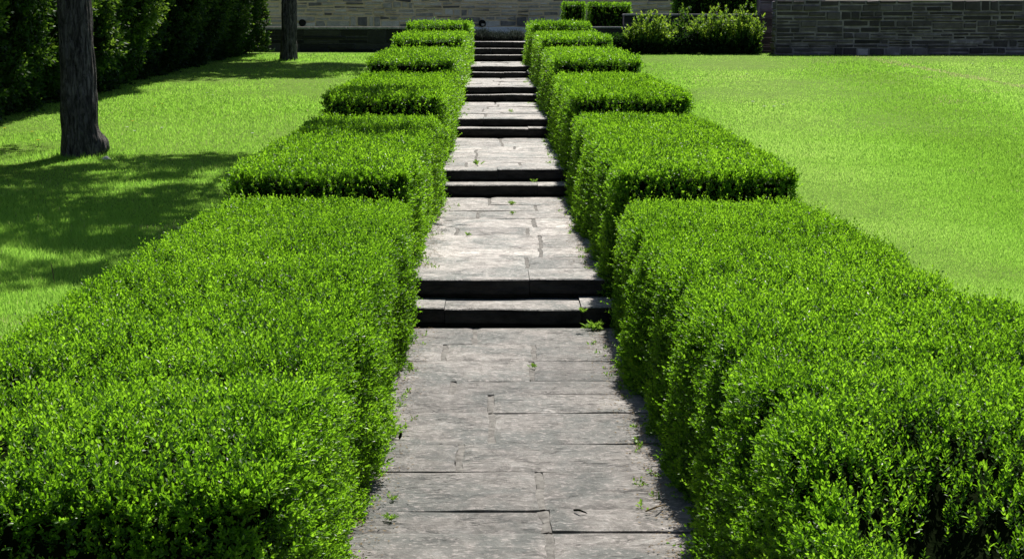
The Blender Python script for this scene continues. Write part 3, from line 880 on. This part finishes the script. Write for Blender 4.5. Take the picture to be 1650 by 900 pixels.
# pale rear wall
YW = 40.2
zb = float(at_y(800, 43.5, YW)[2])                 # top of the pale base course
xl = float(at_y(330, 20, YW)[0]); xr = float(at_y(1330, 20, YW)[0])
root = wall('stone_wall', 'long pale grey and tan coursed stone wall closing the rear of the garden', xl, xr, YW, zb, zb + 1.75, (.09, .14), (.2, .55), .5, 41,
            [M['pale_wall'], M['pale_mortar']], .006, .036, .6, .22)
ba = Acc(); box_mesh(ba, xl, xr, YW - .02, YW + .4, 1.0, zb - .003, .01)
ba.build('plinth', M['base_render'], root)
for (u, v_) in ((487, 37), (777, 38)):
    c = at_y(u, v_, YW - .05); r_o = .085
    a = Acc(); th = np.linspace(0, 2 * math.pi, 24, endpoint=False)
    rings = []
    for (rr, yy) in ((.088, YW + .005), (.088, YW - .05), (.080, YW - .05), (.079, YW - .034)):
        rings.append(np.stack([c[0] + rr * np.cos(th), np.full(24, yy), c[2] + rr * np.sin(th)], 1))
    P = np.stack(rings, 1)
    a.add(P.reshape(-1, 3), grid_faces(24, 4, 0, True))
    a.add(np.concatenate([rings[3] - [0, .001, 0], [[c[0], YW - .036, c[2]]]]), np.array([[i, (i + 1) % 24, 24] for i in range(24)]))
    a.build('drain_hole', M['hole_dark'], root)

# low dark wall on the left behind the slim tree
pL0 = on_lawn(330, 81); pL1 = on_lawn(618, 84)
yl = float(pL1[1]) + .1
zt = float(at_y(520, 43.5, yl)[2])
wall('stone_wall', 'low dark shaded stone wall behind the slim tree, with a thin pale coping', float(at_y(330, 60, yl)[0]), -1.72, yl, lawn_z(yl) - .15, zt - .05, (.13, .2), (.5, 1.1), .45, 42,
     [M['low_wall'], M['low_mortar']], .008, .016, .45, .22, coping=.05)
# low and middle dark walls on the right
yr = float(on_lawn(1000, 86)[1]) + .45
x_a = 1.75; x_b = float(at_y(1005, 60, yr)[0])
zt = float(at_y(960, 43, yr)[2])
wall('stone_wall', 'short low dark wall beside the topmost box hedge, carrying two clipped cubes of hedge', x_a, x_b - .002, yr, lawn_z(yr) - .15, zt - .04, (.13, .2), (.4, .9), .45, 43,
     [M['low_wall'], M['low_mortar']], .008, .016, .6, .22, coping=.04)
zt2 = float(at_y(1100, 22.5, yr)[2]); x_c = float(at_y(1222, 60, yr)[0])
wall('stone_wall', 'dark middle wall behind the leafy shrubs, one step higher than the low wall', x_b, x_c, yr - .003, lawn_z(yr) - .15, zt2 - .04, (.11, .2), (.35, .8), .45, 44,
     [M['low_wall'], M['dark_mortar']], .008, .014, .6, .22, coping=.04)
# right hand wall
pw = on_lawn(1249, 89); yw = float(pw[1])
x_d = float(pw[0]); x_e = 15.0
zt3 = float(at_y(1450, 0.4, yw)[2])
wall('stone_wall', 'short dark wall pier in the recess between the shrubs and the big right wall', x_c + .002, x_d + .3, yr - .12, lawn_z(yr) - .15, zt3 + .1, (.1, .2), (.3, .6), .5, 45,
     [M['dark_wall'], M['dark_mortar']], .01, .016, .35, .22)
wall('stone_wall', 'big dark rough stone wall with pale mortar along the right end of the lawn', x_d, x_e, yw, lawn_z(yw) - .12, zt3, (.075, .16), (.25, .75), .5, 46,
     [M['dark_wall'], M['dark_mortar']], .016, .022, .46, .17, left_return=True)

# ------------------------------------------------------------------ clipped hedges on the walls
def wall_hedge(u0, u1, v0, v1, y, depth, label, seed, zmore=0.0, tone=.5):
    a = at_y(u0, v1, y); b = at_y(u1, v0, y)
    root = empty('clipped_hedge', ((a[0] + b[0]) / 2, y + depth / 2, a[2]), label, 'hedge', 'clipped hedges above the rear walls')
    make_box_hedge(root, float(a[0]), float(b[0]), y, y + depth, float(a[2]), float(b[2]) + zmore, .06, 420, .034, 8, seed, {'xm': 1, 'yp': .4}, .07,
                   amp=.02, hexa=False, mat='box_leaf', tone_mu=tone, hole=.75, rag=.0)
wall_hedge(906, 944, 4, 46, yr + .25, .55, 'narrow upright clipped hedge cube on the low rear wall', 301)
wall_hedge(948, 1019, 5, 46, yr + .5, .7, 'wider clipped hedge block beside the narrow hedge cube on the low rear wall', 305)
wall_hedge(1086, 1224, 4, 28, yr + .5, .8, 'long dark clipped hedge above the middle wall, behind the leafy shrubs', 309, .5, .3)

# ------------------------------------------------------------------ shrubs in front of the middle wall
def leafy_shrub(u, vt, vb, width_px, label, seed, nshoot, y, tone=.42):
    rs = np.random.default_rng(seed)
    base = at_y(u, vb, y); base[2] = lawn_z(y)
    top = at_y(u, vt, y)[2]; hw = width_px / 2 / FPX * y
    root = empty('leafy_shrub', base, label, 'shrub', 'leafy shrubs in front of the middle wall')
    P0 = []; D = []; LN = []
    st = Acc()
    acc = Acc()
    for i in range(nshoot):
        rx = float(rs.uniform(-.92, .92)) * hw; ry = rs.uniform(-.32, .28)
        hh = (top - base[2]) * (1 - .4 * (abs(rx) / hw) ** 2) * (rs.uniform(.5, .86) if rs.random() < .88 else 1.0)
        tip = base + np.array([rx, ry, hh])
        ori = base + np.array([rx * .45, ry * .4, 0])
        ts = np.linspace(0, 1, 6)[:, None]
        L = ori * (1 - ts) + tip * ts + np.array([rx * .12, 0, 0]) * np.sin(ts * math.pi)
        tube(st, L, np.linspace(.008, .003, 6), 5, seed)
        d = nrm((tip - L[-3])[None])[0]
        for q, t in ((0, 1.0), (1, .82), (2, .62), (3, .42)):
            p = ori * (1 - t) + tip * t
            for w in range(2):
                P0.append(p + rs.normal(0, .05, 3)); D.append(d + rs.normal(0, .4, 3)); LN.append(rs.uniform(.09, .16))
    P0 = np.array(P0); D = np.array(D)
    tone_ = np.clip(tone + rs.normal(0, .15, len(P0)), 0, 1)
    sprigs(acc, P0 - nrm(D) * .05, D, np.array(LN), 10, .058, .03, tone_, False)
    acc.build('foliage', M['shrub_leaf'], root)
    st.build('stems', M['twigs'], root)
ysh = yr - .75
leafy_shrub(1047, 25, 84, 84, 'broad leafy shrub on its own at the low end of the middle wall', 401, 75, ysh)
leafy_shrub(1104, 12, 84, 50, 'darker thin shrub between the two broad leafy shrubs', 405, 26, ysh + .35, .15)
leafy_shrub(1145, 13, 84, 64, 'bright leafy shrub in the middle of the row below the long clipped hedge', 409, 65, ysh)
leafy_shrub(1194, 9, 84, 66, 'leafy shrub with tall shoots beside the wall pier', 413, 65, ysh)
# low dark ground plants joining the shrubs at their feet
def low_plants(x0, x1, y, seed, n, hmax):
    rs = np.random.default_rng(seed)
    x = rs.uniform(x0, x1, n); yy = y + rs.uniform(-.22, .3, n)
    h = hmax * rs.random(n) * (.6 + .4 * vnoise(np.stack([x * 2, yy, x * 0], 1), 3))
    P = np.stack([x, yy, lawn_z(yy) + h], 1)
    acc = Acc()
    sprigs(acc, P, np.array([0, -.5, .8]) + rs.normal(0, .5, (n, 3)), .1, 8, .05, .028, np.clip(rs.normal(.12, .1, n), 0, 1), False)
    return tag(acc.build('undergrowth', M['yew_leaf']), 'dark low undergrowth filling the shade at the feet of the shrubs', 'undergrowth', kind='stuff')
low_plants(float(at_y(985, 80, ysh)[0]), float(at_y(1222, 80, ysh)[0]), ysh, 5, 3200, .5)

# ------------------------------------------------------------------ lavender by the top steps
def lavender(u, vt, wpx, label, seed, y=38.6, tone=.4):
    rs = np.random.default_rng(seed)
    b = at_y(u, 66, y); b[2] = 1.47
    h = float(at_y(u, vt, y)[2]) - 1.47; hw = wpx / 2 / FPX * y
    root = empty('lavender_plant', b, label, 'plant', 'lavender plants at the head of the steps')
    n = 900
    a = rs.random(n) * 2 * math.pi; rr = np.sqrt(rs.random(n))
    base = b + np.stack([rr * np.cos(a) * hw * .4, rr * np.sin(a) * .2, 0 * a], 1)
    A = np.stack([np.cos(a) * rr * hw * .9, np.sin(a) * rr * .35, h * (1.05 - .35 * rr ** 2)], 1) + rs.normal(0, .03, (n, 3))
    L = np.linalg.norm(A, axis=1)
    acc = Acc()
    leaves(acc, base, A, rs.normal(size=(n, 3)), L, .012, np.clip(rs.normal(tone, .2, n), 0, 1), True)
    sprigs(acc, base + A * rs.uniform(.3, .9, (n, 1)), A + rs.normal(0, .08, (n, 3)), .07, 6, .035, .006, np.clip(rs.normal(tone, .2, n), 0, 1), False)
    acc.build('foliage', M['lavender_leaf'], root)
lavender(777, 49, 36, 'tallest grey lavender clump, below the dark drain hole', 501)
lavender(806, 54, 30, 'middle grey lavender clump at the head of the steps', 502)
o = lavender(831, 52, 26, 'greener low clump beside the right topmost box hedge', 503, tone=.6)

# ------------------------------------------------------------------ weeds, twig, flowers
def weed(u, v_, z, size, label, seed, nleaf=14, kind='rosette', y=None):
    p = at_z(u, v_, z) if y is None else at_y(u, v_, y)
    rs = np.random.default_rng(seed); size = size * .78
    acc = Acc()
    a = rs.random(nleaf) * 2 * math.pi
    up = rs.uniform(.5, 1.6, nleaf)
    A = np.stack([np.cos(a), np.sin(a), up], 1)
    Nn = np.stack([-np.cos(a) * up, -np.sin(a) * up, np.ones(nleaf)], 1)
    B = p + rs.normal(0, size * .12, (nleaf, 3)) * [1, 1, 0]
    leaves(acc, B, A, Nn, size * rs.uniform(.5, 1.1, nleaf), size * .2, rs.uniform(.2, 1, nleaf), True)
    n2 = nleaf
    sprigs(acc, B + nrm(A) * size * .2, A + rs.normal(0, .3, (n2, 3)), size * .5, 6, size * .28, size * .12, rs.uniform(.2, 1, n2), True)
    o = acc.build('weed', M['weed'])
    return tag(o, label, 'weed', 'weeds growing from the path joints')
weed(957, 531, 0, .095, 'largest bright weed tuft at the foot of the nearest steps', 601, 22)
weed(940, 503, .11, .05, 'small weed on the lower tread of the nearest steps, near the right hedge', 602, 12)
weed(678, 520, 0, .085, 'spindly weed at the foot of the nearest steps against the left hedge', 603, 8)
weed(858, 592, 0, .04, 'weed in the upright joint of the nearest landing', 604, 10)
weed(663, 596, 0, .06, 'weed by the left hedge just below the nearest steps', 605, 10)
weed(632, 806, 0, .035, 'weed sprouting near the bottom of the path by the left hedge', 606, 10)
weed(629, 838, 0, .045, 'lowest weed on the path by the left hedge', 616, 13)
weed(645, 655, 0, .045, 'pale weed leaf low beside the left hedge', 607, 6)
weed(824, 330, .22, .06, 'weed in the middle joint at the back of the second landing', 608, 14)
weed(826, 345, .22, .05, 'second weed of the pair in the middle joint of the second landing', 609, 9)
weed(752, 380, .22, .05, 'thin weed left of centre on the second landing', 610, 7)
weed(930, 373, .22, .07, 'weed by the right hedge halfway along the second landing', 611, 9)
weed(948, 408, .22, .07, 'weed by the right hedge near the front of the second landing', 612, 8)
weed(706, 335, .22, .09, 'straggling weed by the left hedge at the back of the second landing', 613, 14)
weed(860, 294, .33, .06, 'weed in the tread joint of the second flight of steps', 614, 8)
weed(770, 266, .44, .09, 'weed tuft at the front edge of the third landing', 615, 9)
weed(848, 151, .77, .10, 'weed on the tread of the fourth flight of steps', 617, 9)
weed(824, 181, .66, .07, 'weed in the middle of the fourth landing', 618, 8)
# tiny moss and seedlings scattered in joints
def seedlings():
    n = 150
    acc = Acc()
    k = rng.integers(0, 6, n)
    y = np.empty(n); z = np.empty(n)
    for i in range(n):
        kk = k[i]
        lo = YK[kk] if kk else 4.6
        y[i] = rng.uniform(lo + .45, YK[kk + 1] - .4); z[i] = ZK[kk] - .006
    sd = rng.random(n) < 1.1
    x = np.where(sd, np.sign(rng.normal(size=n)) * (.53 - np.abs(rng.normal(0, .05, n))), rng.choice([-.12, .14, .02, .28], n) + rng.normal(0, .01, n))
    k5 = 5
    P = np.repeat(np.stack([x, y, z], 1), k5, 0) + rng.normal(0, .012, (n * k5, 3)) * [1, 2, 0]
    D = np.array([0, 0, .8]) + rng.normal(0, .6, (n * k5, 3))
    sprigs(acc, P, D, .02, 4, .014, .008, rng.random(n * k5), False)
    tag(acc.build('seedlings', M['weed']), 'tiny seedlings scattered in the slab joints and along the path edges', 'seedlings', kind='stuff')
seedlings()
# leaf litter on the path
def litter():
    n = 5000
    y = rng.uniform(4.6, 14, n); x = np.sign(rng.normal(size=n)) * (.55 - np.abs(rng.normal(0, .06, n)))
    z = np.where(y < 9.03, .004, .224); ok = (y < 9.0) | (y > 9.85)
    P = np.stack([x, y, z + .003], 1)[ok]; n = len(P)
    a = rng.random(n) * 6.28
    acc = Acc()
    leaves(acc, P, np.stack([np.cos(a), np.sin(a), rng.normal(0, .15, n)], 1), np.array([0, 0, 1.0]) + rng.normal(0, .25, (n, 3)), rng.uniform(.008, .02, n), rng.uniform(.003, .007, n), np.zeros(n), False)
    tag(acc.build('leaf_litter', M['stalk']), 'dry brown leaf litter strewn along the path edges', 'leaf litter', kind='stuff')
litter()
a = Acc()
t0 = at_z(925, 821, .012); t1 = at_z(946, 826, .008); t2 = at_z(936, 822, .02)
tube(a, [t0, (t0 + t2) / 2 + [0, 0, .002], t2, (t2 + t1) / 2, t1], [.0035, .004, .0035, .003, .0015], 7, 3)
tag(a.build('twig', M['twigs']), 'short dark twig lying in the slab joint low on the path', 'twig')
a = Acc()
t0 = at_z(1040, 823, .012); t1 = at_z(1072, 812, .012); t2 = at_z(1058, 816, .03)
tube(a, [t0, t2, t1], [.003, .0035, .002], 7, 3)
tag(a.build('twig', M['stalk']), 'thin brown twig poking from under the right hedge', 'twig')
a = Acc()
for (u, v_) in ((643, 708),):
    p = at_z(u, v_, .01)
    leaves(a, np.array([p]), np.array([[.3, .4, .9]]), np.array([[0, -1, .3]]), .035, .014, np.array([0.]), True)
tag(a.build('fallen_leaf', M['twigs']), 'single dark fallen leaf standing up near the left hedge', 'leaf')

def flower(u, v_, size, col, label, group, h=.05):
    p = on_lawn(u, v_)
    acc = Acc()
    c = p + np.array([0, 0, h])
    a_ = np.linspace(0, 2 * math.pi, 9, endpoint=False)
    A = np.stack([np.cos(a_), np.sin(a_), 0 * a_ + .35], 1)
    leaves(acc, np.repeat(c[None], 9, 0), A, np.array([0, 0, 1.0]) + 0 * A, size, size * .6, np.full(9, .5), True)
    root = empty('lawn_flower', p, label, 'flower', group)
    acc.build('petals', M[col], root)
    s = Acc(); tube(s, [p - [0, 0, .02], p + [0, 0, h * .5], c], [.003, .003, .003], 5, 1)
    s.build('stem', M['grass'], root)
for (u, v_) in ((205, 212), (217, 218), (334, 155), (343, 159), (261, 213), (407, 222)):
    flower(u, v_, .022, 'white_petal', 'small white flower in the lit grass between the big trunk and the box hedge', 'white flowers in the left lawn')
for (u, v_) in ((1213, 170), (1232, 178), (1247, 178), (1262, 175), (1203, 124), (1567, 107), (1595, 114), (1614, 104)):
    flower(u, v_, .03, 'white_petal', 'small white flower dotting the open lawn right of the path', 'white flowers in the right lawn')
for (u, v_) in ((214, 206), (262, 177), (52, 224), (8, 218), (62, 238), (250, 182)):
    flower(u, v_, .024, 'yellow_petal', 'yellow flower head in the longer grass around the big trunk', 'yellow flowers in the left lawn', .08)
p = on_lawn(89, 463)
a = Acc(); tube(a, [p - [0, 0, .02], p + [-.008, 0, .08], p + [-.02, 0, .15]], [.003, .003, .0025], 6, 2)
tag(a.build('dry_stalk', M['stalk']), 'thin dry plant stalk standing in the shaded grass', 'stalk')
# loose pale stone at the foot of the tall hedge, root stone at the big trunk
def stone(u, v_, sx, sy, sz, label, seed, mat):
    p = on_lawn(u, v_); acc = Acc()
    nu, nv = 18, 12
    A_, B_ = np.meshgrid(np.linspace(0, 2 * math.pi, nu, endpoint=False), np.linspace(-.4, math.pi / 2, nv), indexing='ij')
    D_ = np.stack([np.cos(A_) * np.cos(B_), np.sin(A_) * np.cos(B_), np.sin(B_)], -1)
    r_ = 1 + .25 * vnoise(D_ * 1.7 + seed, 4) + .1 * vnoise(D_ * 4 + seed, 5)
    P = p + D_ * r_[..., None] * [sx, sy, sz]
    acc.add(P.reshape(-1, 3), grid_faces(nu, nv, 0, True))
    tag(acc.build('stone', mat, smooth=True), label, 'stone')
stone(417, 80, .16, .12, .1, 'pale loose stone at the far foot of the tall evergreen hedge', 2, M['pale_stone'])
stone(171, 257, .045, .07, .03, 'small pinkish grey stone at the swollen foot of the big trunk', 5, M['pale_stone'])

# ------------------------------------------------------------------ light
sun_dir = Vector((.17, .50, 1.0)).normalized()
el = math.asin(sun_dir.z); rot = math.atan2(sun_dir.x, sun_dir.y)
w = bpy.data.worlds.new('World'); scene.world = w; w.use_nodes = True
nt = w.node_tree; nt.nodes.clear()
sky = nt.nodes.new('ShaderNodeTexSky'); sky.sky_type = 'NISHITA'; sky.sun_disc = False
sky.sun_elevation = el; sky.sun_rotation = rot
bg = nt.nodes.new('ShaderNodeBackground'); bg.inputs['Strength'].default_value = 0.056
wo = nt.nodes.new('ShaderNodeOutputWorld')
nt.links.new(sky.outputs[0], bg.inputs[0]); nt.links.new(bg.outputs[0], wo.inputs[0])
sl = bpy.data.lights.new('sun', 'SUN'); sl.energy = 4.8; sl.angle = math.radians(.53); sl.color = (1.0, .955, .88)
so = bpy.data.objects.new('sun', sl); COL.objects.link(so)
so.rotation_euler = (-sun_dir).to_track_quat('-Z', 'Y').to_euler()
so.location = (5, 20, 30)

# ------------------------------------------------------------------ camera
cam = bpy.data.cameras.new('camera'); co = bpy.data.objects.new('camera', cam); COL.objects.link(co)
cam.sensor_width = 36; cam.sensor_fit = 'HORIZONTAL'; cam.lens = 36 * FPX / 1650
cam.clip_start = .05; cam.clip_end = 1000
co.location = Vector(CAM)
co.rotation_euler = Vector(Fv).to_track_quat('-Z', 'Y').to_euler()
scene.camera = co
scene.view_settings.view_transform = 'Standard'; scene.view_settings.look = 'None'
scene.view_settings.exposure = 0.88; scene.view_settings.gamma = 1.0
scene.view_settings.use_curve_mapping = False
scene.render.engine = 'CYCLES'
scene.cycles.max_bounces = 8; scene.cycles.transmission_bounces = 4; scene.cycles.diffuse_bounces = 5
scene.cycles.use_denoising = True
